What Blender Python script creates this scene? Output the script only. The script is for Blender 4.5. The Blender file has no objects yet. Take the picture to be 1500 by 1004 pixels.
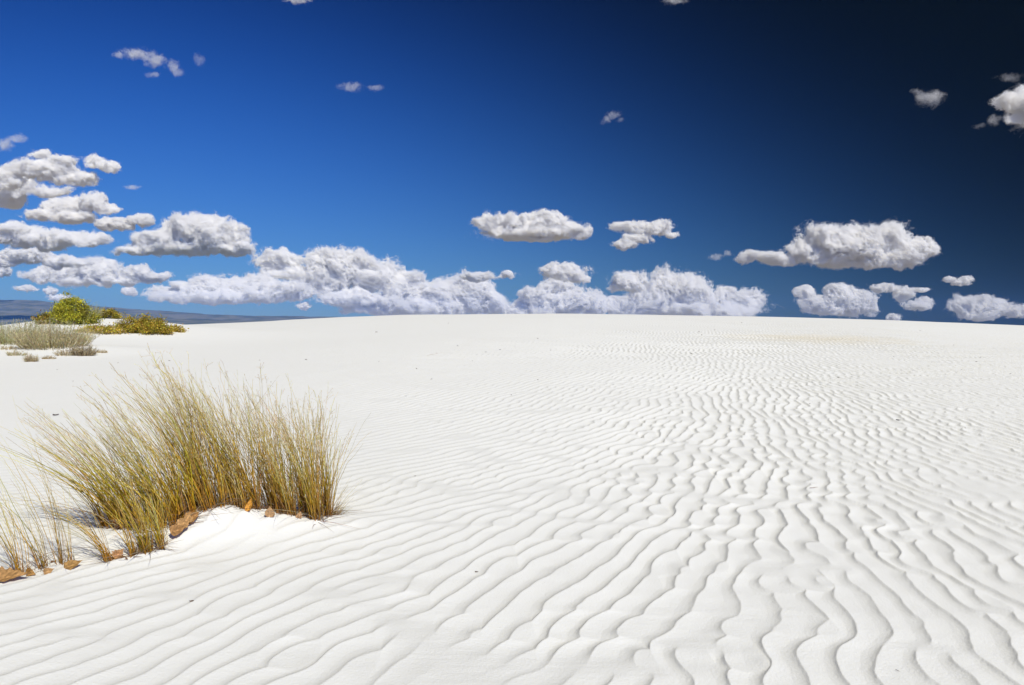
import bpy, math, random
import numpy as np
R = math.radians
C = bpy.context.scene.collection
sc = bpy.context.scene
PREVIEW = False

# ------------------------------------------------------------------ camera
EYE = 1.4
FPX = 1177.0            # focal length in pixels of the 1500 px wide photograph
HOR = 476.0             # pixel row of the true horizon
PITCH = math.atan((502.0 - HOR) / FPX)
cam_d = bpy.data.cameras.new("camera")
cam = bpy.data.objects.new("camera", cam_d); C.objects.link(cam)
cam_d.sensor_width = 36.0; cam_d.lens = 36.0 * FPX / 1500.0
cam_d.clip_start = 0.05; cam_d.clip_end = 200000.0
cam.location = (0, 0, EYE)
cam.rotation_euler = (math.pi / 2 - PITCH, 0, 0)
sc.camera = cam

# ------------------------------------------------------------------ sun and sky
SUN_AZ = R(180 - 29)    # clockwise from the view direction: behind the viewer, to the right
SUN_EL = R(46)
SUN = np.array([math.sin(SUN_AZ) * math.cos(SUN_EL), math.cos(SUN_AZ) * math.cos(SUN_EL), math.sin(SUN_EL)])
sd = bpy.data.lights.new("sun", 'SUN'); sd.energy = 4.05; sd.angle = R(0.5); sd.color = (1.0, 0.955, 0.82)
sun = bpy.data.objects.new("sun", sd); C.objects.link(sun)
from mathutils import Vector
sun.rotation_euler = Vector(SUN).to_track_quat('Z', 'Y').to_euler()
sun.location = (0, 0, 60)

sc.view_settings.view_transform = 'Standard'; sc.view_settings.look = 'None'
sc.view_settings.exposure = 0.0; sc.view_settings.gamma = 1.0
sc.cycles.use_denoising = True
sc.cycles.max_bounces = 28; sc.cycles.diffuse_bounces = 4; sc.cycles.volume_bounces = 24
sc.cycles.transparent_max_bounces = 16

world = bpy.data.worlds.new("World"); sc.world = world; world.use_nodes = True
nt = world.node_tree; nt.nodes.clear()
def N(tree, typ, **kw):
    n = tree.nodes.new(typ)
    for k, v in kw.items(): setattr(n, k, v)
    return n
out = N(nt, 'ShaderNodeOutputWorld'); bg = N(nt, 'ShaderNodeBackground')
sky = N(nt, 'ShaderNodeTexSky', sky_type='NISHITA', sun_disc=False)
sky.sun_elevation = SUN_EL; sky.sun_rotation = SUN_AZ
sky.altitude = 1200; sky.air_density = 1.0; sky.dust_density = 0.2; sky.ozone_density = 2.0
# a polarised sky: light is dimmed most in the band about 90 degrees from the sun's side
geo = N(nt, 'ShaderNodeTexCoord')
def vdot(vec):
    d = N(nt, 'ShaderNodeVectorMath', operation='DOT_PRODUCT'); nt.links.new(geo.outputs['Generated'], d.inputs[0])
    v = Vector(vec).normalized(); d.inputs[1].default_value = v; return d.outputs['Value']
def M(op, a, b=None, clamp=False):
    n = N(nt, 'ShaderNodeMath', operation=op); n.use_clamp = clamp
    for i, q in enumerate((a, b)):
        if q is None: continue
        if isinstance(q, (int, float)): n.inputs[i].default_value = q
        else: nt.links.new(q, n.inputs[i])
    return n.outputs[0]
PA = M('ABSOLUTE', vdot(SUN)); sep = N(nt, 'ShaderNodeSeparateXYZ'); nt.links.new(geo.outputs['Generated'], sep.inputs[0])
ZC = M('MAXIMUM', M('MINIMUM', sep.outputs[2], M('SUBTRACT', 0.76, sep.outputs[2])), -0.12)
cmb = N(nt, 'ShaderNodeCombineColor')
for i, (k, a0, b0) in enumerate(((.590, -1.31, -.45), (.570, -.868, 2.30), (.550, -.438, 3.85))):
    q = M('POWER', M('DIVIDE', PA, k), 4.0)
    F = M('SUBTRACT', 1.0, M('EXPONENT', M('MULTIPLY', q, -1.0)))
    E = M('EXPONENT', M('ADD', M('MULTIPLY', ZC, b0), a0))
    nt.links.new(M('MULTIPLY', F, E), cmb.inputs[i])
mul = N(nt, 'ShaderNodeMix', data_type='RGBA', blend_type='MULTIPLY'); mul.inputs[0].default_value = 1.0
nt.links.new(sky.outputs[0], mul.inputs[6]); nt.links.new(cmb.outputs[0], mul.inputs[7])
low = N(nt, 'ShaderNodeMix', data_type='RGBA'); low.inputs[7].default_value = (4.2, 3.95, 3.4, 1)  # added warm glow below the horizon, as sunlit ground, to brighten the cloud bellies
nt.links.new(M('LESS_THAN', sep.outputs[2], -0.004), low.inputs[0]); nt.links.new(mul.outputs[2], low.inputs[6])
nt.links.new(low.outputs[2], bg.inputs[0]); bg.inputs[1].default_value = 0.10
nt.links.new(bg.outputs[0], out.inputs[0])

# ------------------------------------------------------------------ helpers
rng = np.random.default_rng(7)
def ss(a, b, x):
    t = np.clip((x - a) / (b - a), 0, 1); return t * t * (3 - 2 * t)
_tabs = {}
def vnoise(x, y, seed=0):
    """smooth 2-D value noise in 0..1, cell size 1"""
    if seed not in _tabs: _tabs[seed] = np.random.default_rng(1000 + seed).random((256, 256))
    T = _tabs[seed]; xi = np.floor(x).astype(int); yi = np.floor(y).astype(int)
    fx = x - xi; fy = y - yi; fx = fx**3 * (fx * (fx * 6 - 15) + 10); fy = fy**3 * (fy * (fy * 6 - 15) + 10)
    a = T[xi & 255, yi & 255]; b = T[(xi + 1) & 255, yi & 255]; c = T[xi & 255, (yi + 1) & 255]; d = T[(xi + 1) & 255, (yi + 1) & 255]
    return (a * (1 - fx) + b * fx) * (1 - fy) + (c * (1 - fx) + d * fx) * fy
def fbm(x, y, oct=4, seed=0):
    s = 0; a = 0.5
    for k in range(oct): s = s + a * (vnoise(x * 2**k, y * 2**k, seed + k) - 0.5); a *= 0.5
    return s
def mesh_obj(name, verts, faces, mat=None, parent=None, smooth=True):
    """faces: (n,3) or (n,4) numpy array, or a list of such arrays"""
    me = bpy.data.meshes.new(name)
    fl = faces if isinstance(faces, list) else [faces]
    fl = [np.asarray(f, dtype=np.int32) for f in fl if len(f)]
    verts = np.asarray(verts, dtype=np.float32)
    loops = np.concatenate([f.ravel() for f in fl]); tot = np.concatenate([np.full(len(f), f.shape[1], np.int32) for f in fl])
    st = np.concatenate([[0], np.cumsum(tot)[:-1]]).astype(np.int32)
    me.vertices.add(len(verts)); me.vertices.foreach_set('co', verts.ravel())
    me.loops.add(len(loops)); me.loops.foreach_set('vertex_index', loops)
    me.polygons.add(len(tot)); me.polygons.foreach_set('loop_start', st); me.polygons.foreach_set('loop_total', tot)
    me.update(calc_edges=True)
    if smooth: me.polygons.foreach_set('use_smooth', np.ones(len(tot), bool))
    if mat: me.materials.append(mat)
    o = bpy.data.objects.new(name, me); C.objects.link(o)
    if parent: o.parent = parent
    return o
def tag(o, label=None, cat=None, group=None, kind=None):
    if label: o['label'] = label
    if cat: o['category'] = cat
    if group: o['group'] = group
    if kind: o['kind'] = kind
    return o
def thing(name, label, cat, loc, group=None):
    o = bpy.data.objects.new(name, None); C.objects.link(o); o.location = loc; o.empty_display_size = 0.1
    return tag(o, label, cat, group)
def mat(name, base=(.5, .5, .5), rough=.9, spec=.2):
    m = bpy.data.materials.new(name); m.use_nodes = True
    b = m.node_tree.nodes['Principled BSDF']
    b.inputs['Base Color'].default_value = (*base, 1); b.inputs['Roughness'].default_value = rough
    b.inputs['Specular IOR Level'].default_value = spec
    return m, m.node_tree, b

# ------------------------------------------------------------------ the dune: its large shape
_Y = np.linspace(-60, 400, 4601)
def _prof():
    slope = 0.012 + 0.050 * ss(2, 12, _Y)
    slope = slope - 0.0009 * np.clip(_Y - 10, 0, None) * 1.0
    slope = np.where(_Y < 0, 0.012, slope)
    slope = np.maximum(slope, -0.09)
    z = np.cumsum(slope) * (_Y[1] - _Y[0]); z -= np.interp(0, _Y, z); return z
_Z = _prof()
# tilt of the dune by bearing (X/Y): lowers both flanks
_B = np.array([-1.5, -1.0, -.64, -.50, -.41, -.30, -.21, -.13, -.04, .05, .13, .30, .47, .64, 1.0, 1.5])
_G = np.array([.030, .020, .016, .016, .0145, .0100, .0050, .0022, .0006, 0, .0012, .0042, .0086, .0152, .030, .040])
HX, HY = -1.15, 4.35      # hummock under the grass
def hummock(x, y):
    # the base line of the grass runs from the near left to the far right; sand banks up against its near side
    z = np.zeros_like(x)
    for (cx, cy, rx, ry, h, a) in HUM:
        c, s = math.cos(R(a)), math.sin(R(a))
        u = (x - cx) * c + (y - cy) * s; v = -(x - cx) * s + (y - cy) * c
        q = (u / rx)**2 + (v / ry)**2
        z = z + h * np.exp(-q)
    return z
# (x, y, half length, half width, height, turn): sand banked up round the plants
HUM = [(-1.86, 5.12, .42, .26, .125, 8), (-2.25, 5.0, .55, .35, .05, 20), (-1.35, 5.35, .5, .25, .035, 0),
       (-14.6, 28.0, 4.6, 4.2, .80, 0), (-16.5, 20.5, 4.5, 2.6, .28, 8), (-10.6, 20.3, 1.6, 1.2, .12, 0)]
def macro(x, y):
    yy = np.clip(y, -60, 400)
    z = np.interp(yy, _Y, _Z)
    b = np.clip(x / np.maximum(y, 3.0), -1.5, 1.5)
    w = ss(3, 30, y)
    z = z - np.interp(b, _B, _G) * np.maximum(y, 0) * w
    z = z + 0.5 * fbm(x / 11 + 3, y / 14 + 8, 3, 11) * ss(6, 25, y) * 0.35
    r = np.hypot(x, y)
    z = z - np.maximum(r - 90, 0) * 0.05
    return z + hummock(x, y)

# ------------------------------------------------------------------ wind ripples
NG, CELL = 1024, 0.06
X0, Y0 = -24.0, -3.0
LAM = 0.158
def crest_angle(x, y):
    """direction of the ripple crests, degrees right of straight ahead"""
    b = x / np.maximum(y + 1.0, 2.0)
    far = np.interp(b, [-.8, -.5, -.2, .1, .35, .6, 1.0], [42, 40, 38, 22, 9, -6, -13])
    nearby = np.interp(b, [-.8, -.45, -.15, .1, .35, .6, 1.0], [33, 28, 16, 12, 7, -3, -11])
    w = ss(3.2, 6.5, y); a = nearby * (1 - w) + far * w
    left = ss(-.25, -.65, b) * ss(4.5, 8, y)
    a = a + 35 * left
    a = a + 16 * (vnoise(x / 3.1, y / 3.7, 31) - .5) + 12 * (vnoise(x / 1.1, y / 1.4, 33) - .5)
    return np.clip(a, -22, 82)
def build_ripples():
    r = np.random.default_rng(21)
    xs = X0 + np.arange(NG) * CELL; ys = Y0 + np.arange(NG) * CELL
    gx, gy = np.meshgrid(xs, ys, indexing='ij')
    A = crest_angle(gx, gy)
    k = 2 * np.pi * np.fft.fftfreq(NG, CELL); kx, ky = np.meshgrid(k, k, indexing='ij')
    k0 = 2 * np.pi / LAM; kr = np.hypot(kx, ky) + 1e-9; ka = np.degrees(np.arctan2(-ky, kx))
    bank = np.arange(-20, 86, 15.0)
    W = [np.clip(1 - np.abs(A - b) / 15.0, 0, 1) for b in bank]
    F = [(np.exp(-((kr - k0) / (.11 * k0))**2 - ((ka - b) / 11.0)**2)).astype(np.float32) for b in bank]
    f = np.fft.fft2(r.standard_normal((NG, NG)))
    for it in range(3):
        psi = np.zeros((NG, NG), complex)
        for w, flt in zip(W, F): psi += w * np.fft.ifft2(f * flt)
        amp = np.abs(psi); amp /= amp.mean()
        if it < 1: f = np.fft.fft2(psi / (np.abs(psi) + 0.25 * np.abs(psi).mean()))
    f = np.fft.fft2(psi / np.abs(psi).mean()); h = NG // 2
    M = 4 * NG; big = np.zeros((M, M), complex)
    big[:h, :h] = f[:h, :h]; big[-h:, :h] = f[-h:, :h]; big[:h, -h:] = f[:h, -h:]; big[-h:, -h:] = f[-h:, -h:]
    return (np.fft.ifft2(big) * 16).astype(np.complex64)
PSI = build_ripples(); GC = CELL / 4; GM = 4 * NG
def cub(t): return [((-.5 * t + 1) * t - .5) * t, (1.5 * t - 2.5) * t * t + 1, ((-1.5 * t + 2) * t + .5) * t, (.5 * t - .5) * t * t]
def psi_at(x, y):
    u = (x - X0) / GC; v = (y - Y0) / GC; ui = np.floor(u).astype(int); vi = np.floor(v).astype(int)
    cu = cub(u - ui); cv = cub(v - vi); s = 0
    for i in range(4):
        for j in range(4): s = s + cu[i] * cv[j] * PSI[(ui + i - 1) % GM, (vi + j - 1) % GM]
    return s
def ripple(x, y):
    d = np.hypot(x, y)
    # scalloped, broken crests: push the pattern along and across the crests
    amt = 0.95 + .65 * ss(-.1, .45, x / np.maximum(y, 2))
    w1 = np.abs(vnoise(x / .23 + y * .3, y / .30, 41) - .5) * 2 - .5
    w2 = vnoise(x / .09, y / .11, 42) - .5
    w3 = vnoise(x / .5, y / .6, 43) - .5
    g = (np.maximum(d, 2.5) / 3.5)**.13; x0_, y0_ = x, y
    x = x * g; y = y * g
    xx = x + amt * (.060 * w1 + .014 * w2 + .075 * w3); yy = y + amt * .04 * (vnoise(x / .3, y / .3, 44) - .5)
    p = psi_at(xx, yy); amp = np.clip(np.abs(p), 0, 1.3); x, y = x0_, y0_; ph = (np.angle(p) / (2 * np.pi)) % 1.0
    wl = .38
    rise = (ph / wl); rise = .18 * rise + .82 * rise**3.4
    s = (ph - wl) / (1 - wl); fall = 1 - (1.25 * s - .25 * s * s * s)
    h = np.where(ph < wl, rise, fall) - .5
    # rounded near defects
    h = h * ss(.08, .75, amp)
    a = 0.0158 * (0.55 + .45 * ss(-.45, .35, x / np.maximum(y, 2)))
    a = a * (0.65 + 0.7 * vnoise(x / 1.7, y / 1.9, 45))
    patch = ss(.35, .62, vnoise(x / 6 + 5, y / 5, 46) + .25 * ss(-.2, .4, x / np.maximum(y, 4)) )
    a = a * (1 - ss(9, 30, d) * (1 - patch) * .8)
    a = a * (1 - .85 * ss(-.12, -.5, x / np.maximum(y, 4)) * ss(7, 12, y))
    a = a * (1 - ss(45, 58, d))
    tr = 0.0012 * (vnoise(x / .16 , y / .022, 47) - .5) * ss(.6, .95, 1 - np.abs(h) * 1.2) * (1 - ss(5, 9, d))
    bump = .006 * (vnoise(x / .45, y / .5, 48) - .5) + .003 * (vnoise(x / .12, y / .12, 49) - .5)
    return a * h + tr + bump * (1 - ss(20, 50, d))
def ground_z(x, y):
    x = np.asarray(x, float); y = np.asarray(y, float)
    return macro(x, y) + ripple(x, y)

# polar sheet round the viewer's foot point, finest where the ripples are seen
def build_ground():
    core = np.linspace(-37, 37, 1500)
    w1 = 37 + np.cumsum(np.concatenate([np.full(110, .09), np.full(70, .16), np.linspace(.2, 3.2, 80)])); w1 = w1[w1 < 179]
    th = np.concatenate([-w1[::-1], core, w1])
    th = np.radians(np.concatenate([th, [180.0]]))
    r = [0.4]
    while r[-1] < 2.2: r.append(r[-1] + .03)
    while r[-1] < 420:
        q = r[-1]; r.append(q + max(.0085, min(q * q * .00062, .016 + .0020 * q)) if q < 60 else q * 1.03)
    r = np.array(r)
    T, Q = np.meshgrid(th, r); x = np.sin(T) * Q; y = np.cos(T) * Q
    z = np.empty_like(x)
    for i in range(0, len(r), 100): z[i:i+100] = ground_z(x[i:i+100], y[i:i+100])
    nr, nth = x.shape
    v = np.stack([x, y, z], -1).reshape(-1, 3)
    i = np.arange(nr - 1)[:, None] * nth; j = np.arange(nth)[None, :]; jn = (j + 1) % nth
    f = np.stack([i + j, i + nth + j, i + nth + jn, i + jn], -1).reshape(-1, 4)[:, ::-1]
    c = len(v); v = np.vstack([v, [0, 0, float(ground_z(0., 0.))]])
    jj = np.arange(nth); fan = np.stack([np.full(nth, c), jj, (jj + 1) % nth], -1)[:, ::-1]
    print("ground verts", len(v), nr, nth)
    return v, [f, fan]
sm, snt, sb = mat('gypsum_sand', (.835, 0.825, .772), 1.0, 0.0)
tc = N(snt, 'ShaderNodeTexCoord'); n1 = N(snt, 'ShaderNodeTexNoise'); n1.inputs['Scale'].default_value = 75; n1.inputs['Detail'].default_value = 5; n1.inputs['Roughness'].default_value = .7
snt.links.new(tc.outputs['Object'], n1.inputs['Vector'])
bp = N(snt, 'ShaderNodeBump'); bp.inputs['Strength'].default_value = .6; bp.inputs['Distance'].default_value = .0060
snt.links.new(n1.outputs[0], bp.inputs['Height']); snt.links.new(bp.outputs[0], sb.inputs['Normal'])
pm_ = N(snt, 'ShaderNodeMapping'); pm_.vector_type = 'TEXTURE'; pm_.inputs['Location'].default_value = (9.6, 25.0, 0); pm_.inputs['Rotation'].default_value = (0, 0, R(20)); pm_.inputs['Scale'].default_value = (3.4, 2.6, 60)
snt.links.new(tc.outputs['Object'], pm_.inputs[0]); pl_ = N(snt, 'ShaderNodeVectorMath', operation='LENGTH'); snt.links.new(pm_.outputs[0], pl_.inputs[0])
pn_ = N(snt, 'ShaderNodeTexNoise'); pn_.inputs['Scale'].default_value = 1.1; pn_.inputs['Detail'].default_value = 5; snt.links.new(tc.outputs['Object'], pn_.inputs['Vector'])
pa_ = N(snt, 'ShaderNodeMath', operation='MULTIPLY_ADD'); pa_.inputs[1].default_value = 1.6; snt.links.new(pn_.outputs[0], pa_.inputs[0]); snt.links.new(pl_.outputs['Value'], pa_.inputs[2])
pr_ = N(snt, 'ShaderNodeMapRange'); pr_.inputs['From Min'].default_value = 1.1; pr_.inputs['From Max'].default_value = 1.9; pr_.inputs['To Min'].default_value = .8; pr_.inputs['To Max'].default_value = 0.0
snt.links.new(pa_.outputs[0], pr_.inputs[0]); px2 = N(snt, 'ShaderNodeMix', data_type='RGBA'); px2.inputs[6].default_value = (.835, 0.825, .772, 1); px2.inputs[7].default_value = (.80, .745, .62, 1)
snt.links.new(pr_.outputs[0], px2.inputs[0]); snt.links.new(px2.outputs[2], sb.inputs['Base Color'])
v, f = build_ground()
tag(mesh_obj('ground', v, f, sm), kind='structure')

# ------------------------------------------------------------------ far plain and hills
pm, pt, pb = mat('desert_plain', (.30, .25, .20), 1.0, 0.0)
pn = N(pt, 'ShaderNodeTexNoise'); pn.inputs['Scale'].default_value = .004; pn.inputs['Detail'].default_value = 8
pc = N(pt, 'ShaderNodeTexCoord'); pt.links.new(pc.outputs['Object'], pn.inputs['Vector'])
pr = N(pt, 'ShaderNodeValToRGB'); pr.color_ramp.elements[0].position = .42; pr.color_ramp.elements[0].color = (.22, .20, .15, 1)
pr.color_ramp.elements[1].position = .6; pr.color_ramp.elements[1].color = (.46, .40, .33, 1)
pt.links.new(pn.outputs[0], pr.inputs[0]); pt.links.new(pr.outputs[0], pb.inputs['Base Color'])
gx = np.linspace(-13900, 13900, 60); gy = np.linspace(-1900, 14400, 40); px_, py_ = np.meshgrid(gx, gy)
vv = np.stack([px_, py_, np.full_like(px_, -8.0)], -1).reshape(-1, 3)
ii = (np.arange(39)[:, None] * 60 + np.arange(59)[None, :]).ravel()
tag(mesh_obj('desert_plain', vv, np.stack([ii, ii + 1, ii + 61, ii + 60], -1), pm), kind='structure')
# skyline rows of the hills, as bearing (X/Y) against height angle
HB = (np.array([-700, -400, -200, 0, 40, 75, 130, 180, 250, 300, 360, 430, 505, 600, 760, 900]) - 750) / FPX
HE = (476 - np.array([436, 431, 434, 439.5, 440, 443, 448, 452, 457, 460, 462.5, 463, 464.5, 468, 473, 480])) / FPX
def build_hills(D0, D1, scale, seed, name, lab_h=0.0):
    b = np.linspace(-1.05, .14, 420); t = np.linspace(0, 1, 46)
    B, Tt = np.meshgrid(b, t); Yd = D0 + (D1 - D0) * Tt; X = B * Yd
    top = np.interp(B, HB, HE) * scale * D1
    rise = ss(0, .85, Tt) * (1 - .6 * ss(.88, 1, Tt))
    rg = 1 - np.abs(fbm(X / 900, Yd / 1600, 5, seed)) * 2.0
    z = -8.5 + np.maximum(top, -3) * rise * (0.80 + .22 * rg * ss(0, .3, Tt)) + fbm(X / 260, Yd / 300, 4, seed + 7) * 26 * scale * rise * (top > 0)
    v = np.stack([X, Yd, z], -1).reshape(-1, 3); nb = len(b)
    i = (np.arange(45)[:, None] * nb + np.arange(nb - 1)[None, :]).ravel()
    return tag(mesh_obj(name, v, np.stack([i, i + 1, i + nb + 1, i + nb], -1), hm), kind='structure')
hm, ht, hb = mat('dry_hillside', (.16, .14, .11), 1.0, 0.0)
hn = N(ht, 'ShaderNodeTexNoise'); hn.inputs['Scale'].default_value = .0035; hn.inputs['Detail'].default_value = 7
hc = N(ht, 'ShaderNodeTexCoord'); ht.links.new(hc.outputs['Object'], hn.inputs['Vector'])
hr = N(ht, 'ShaderNodeValToRGB'); hr.color_ramp.elements[0].position = .40; hr.color_ramp.elements[0].color = (.11, .125, .09, 1)
hr.color_ramp.elements[1].position = .62; hr.color_ramp.elements[1].color = (.22, .21, .16, 1)
ht.links.new(hn.outputs[0], hr.inputs[0]); ht.links.new(hr.outputs[0], hb.inputs['Base Color'])
build_hills(10500, 13800, 1.0, 60, 'hills')
build_hills(7600, 9800, .52, 75, 'foothills')

# ------------------------------------------------------------------ plants
_t = np.exp(np.linspace(np.log(1.5), np.log(110), 5000))
def px_dir(px, py):
    a = (px - 750) / FPX; c = (502 - py) / FPX
    cp, sp = math.cos(PITCH), math.sin(PITCH)
    return np.array([a, cp + c * sp, -sp + c * cp])
def at_px(px, py):
    d = px_dir(px, py); g = EYE + d[2] * _t - macro(d[0] * _t, d[1] * _t)
    i = int(np.argmax(g < 0)) if g.min() < 0 else int(g.argmin())
    x, y = d[0] * _t[i], d[1] * _t[i]
    return np.array([x, y, float(ground_z(x, y))])
def gz(x, y): return float(ground_z(float(x), float(y)))

def leafmat(name, trans=.25, rough=.6, var=.25):
    m = bpy.data.materials.new(name); m.use_nodes = True; t = m.node_tree; t.nodes.clear()
    o = N(t, 'ShaderNodeOutputMaterial'); a = N(t, 'ShaderNodeVertexColor'); a.layer_name = 'col'
    p = N(t, 'ShaderNodeBsdfPrincipled'); p.inputs['Roughness'].default_value = rough; p.inputs['Specular IOR Level'].default_value = .10
    tr = N(t, 'ShaderNodeBsdfTranslucent'); mx = N(t, 'ShaderNodeMixShader'); mx.inputs[0].default_value = trans
    cc = N(t, 'ShaderNodeTexCoord'); nz = N(t, 'ShaderNodeTexNoise'); nz.inputs['Scale'].default_value = 60; nz.inputs['Detail'].default_value = 3
    t.links.new(cc.outputs['Object'], nz.inputs['Vector'])
    mr = N(t, 'ShaderNodeMapRange'); mr.inputs['From Min'].default_value = .3; mr.inputs['From Max'].default_value = .7
    mr.inputs['To Min'].default_value = 1 - var; mr.inputs['To Max'].default_value = 1 + var
    t.links.new(nz.outputs[0], mr.inputs[0])
    vm = N(t, 'ShaderNodeVectorMath', operation='SCALE'); t.links.new(a.outputs[0], vm.inputs[0]); t.links.new(mr.outputs[0], vm.inputs['Scale'])
    t.links.new(vm.outputs[0], p.inputs['Base Color']); t.links.new(vm.outputs[0], tr.inputs['Color'])
    t.links.new(p.outputs[0], mx.inputs[1]); t.links.new(tr.outputs[0], mx.inputs[2]); t.links.new(mx.outputs[0], o.inputs[0])
    return m
GM_ = leafmat('grass_blade', .42); LM_ = leafmat('dry_leaf', .15, .7, .35); SM_ = leafmat('shrub_foliage', .3, .6, .3)
class Geo:
    def __init__(s): s.v = []; s.f = []; s.c = []; s.n = 0
    def add(s, v, f, c):
        s.v.append(v); s.f.append(np.asarray(f) + s.n); s.c.append(c); s.n += len(v)
    def build(s, name, m, parent=None, origin=None, smooth=True):
        v = np.vstack(s.v); c = np.vstack(s.c)
        if origin is not None: v = v - np.asarray(origin)
        three = [f for f in s.f if f.shape[1] == 3]; four = [f for f in s.f if f.shape[1] == 4]
        fl = ([np.vstack(three)] if three else []) + ([np.vstack(four)] if four else [])
        o = mesh_obj(name, v, fl, m, parent, smooth)
        a = o.data.color_attributes.new('col', 'FLOAT_COLOR', 'POINT')
        a.data.foreach_set('color', np.hstack([c, np.ones((len(c), 1))]).astype(np.float32).ravel())
        return o
def stalks(G, B, dirs, L, rad, bend, cols, r, seg=7, droop=0.0, wind=(0, 0, 0), taper=1.0, jit=.004):
    """many tapering three sided stalks. B bases (n,3); dirs (n,3) start directions; bend (n,3) added along the length; cols (n,k,3) colour from base to tip"""
    n = len(B); t = np.linspace(0, 1, seg)
    D = dirs / np.linalg.norm(dirs, axis=1)[:, None]
    P = B[:, None] + L[:, None, None] * (t[None, :, None] * D[:, None] + (t**2)[None, :, None] * bend[:, None])
    P = P + r.normal(0, 1, P.shape) * (jit * L)[:, None, None] * t[None, :, None]
    T = np.gradient(P, axis=1); T /= np.linalg.norm(T, axis=2)[..., None] + 1e-9
    ref = r.normal(0, 1, (n, 1, 3)); U = np.cross(T, ref); U /= np.linalg.norm(U, axis=2)[..., None] + 1e-9; W = np.cross(T, U)
    rr = rad[:, None] * (1 - taper * .85 * t[None] ** 1.6)
    V = np.empty((n, seg, 3, 3))
    for k in range(3):
        a = 2 * np.pi * k / 3
        V[:, :, k] = P + rr[..., None] * (math.cos(a) * U + math.sin(a) * W * .6)
    ci = t * (cols.shape[1] - 1); c0 = np.floor(ci).astype(int).clip(0, cols.shape[1] - 2); fr = (ci - c0)[None, :, None]
    Cc = cols[:, c0] * (1 - fr) + cols[:, c0 + 1] * fr
    Cc = np.repeat(Cc[:, :, None], 3, 2)
    idx = np.arange(n * seg * 3).reshape(n, seg, 3); k1 = [1, 2, 0]
    f = np.stack([idx[:, :-1], idx[:, :-1][:, :, k1], idx[:, 1:][:, :, k1], idx[:, 1:]], -1).reshape(-1, 4)
    G.add(V.reshape(-1, 3), f, Cc.reshape(-1, 3))
    return P
GREEN = np.array([[.56, .25, .03], [.50, .38, .020], [.50, .46, .024], [.72, .62, .10]])
OLIVE = np.array([[.60, .27, .03], [.72, .47, .04], [.82, .60, .08], [.88, .70, .18]])
STRAW = np.array([[.55, .27, .05], [.68, .45, .09], [.80, .58, .15], [.85, .66, .24]])
PALE = np.array([[.52, .32, .10], [.72, .54, .20], [.84, .68, .30], [.86, .74, .42]])
BROWN = np.array([[.22, .11, .04], [.34, .20, .08], [.42, .27, .12], [.50, .36, .18]])
def pick(r, pals, p, n, s=.16):
    P = np.array(pals)[r.choice(len(pals), n, p=p)]
    return np.clip(P * (1 + r.normal(0, s * 1.5, (n, 1, 1))) * (1 + r.normal(0, .05, (n, 1, 3))), .01, .9)
def seed_heads(P, r, G, k=7, size=.06, c0=(.84, .66, .38)):
    """feathery branchlets with small seeds along the last part of each stalk"""
    n, seg, _ = P.shape
    for j in range(k):
        t = r.uniform(.70, 1.0, n) * (seg - 1); i = np.floor(t).astype(int).clip(0, seg - 2); fr = (t - i)[:, None]
        b = P[np.arange(n), i] * (1 - fr) + P[np.arange(n), i + 1] * fr
        ax = P[:, -1] - P[:, -2]; ax /= np.linalg.norm(ax, axis=1)[:, None]
        d = ax * .9 + r.normal(0, .38, (n, 3)); L = size * r.uniform(.5, 1.3, n) * (1.4 - (t / (seg - 1)))
        L = np.abs(L) + .008
        col = pick(r, [np.array([c0, np.array(c0) * 1.1])], [1.0], n, .12)
        Q = stalks(G, b, d, L, np.full(n, .0009), r.normal(0, .2, (n, 3)), col, r, seg=3, taper=.3)
        # a seed at the end: a small three sided spindle
        dd = Q[:, -1] - Q[:, 0]
        stalks(G, Q[:, -1], dd, r.uniform(.005, .012, n), np.full(n, .0022), np.zeros((n, 3)), col * 1.05, r, seg=3, taper=.9)
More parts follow.
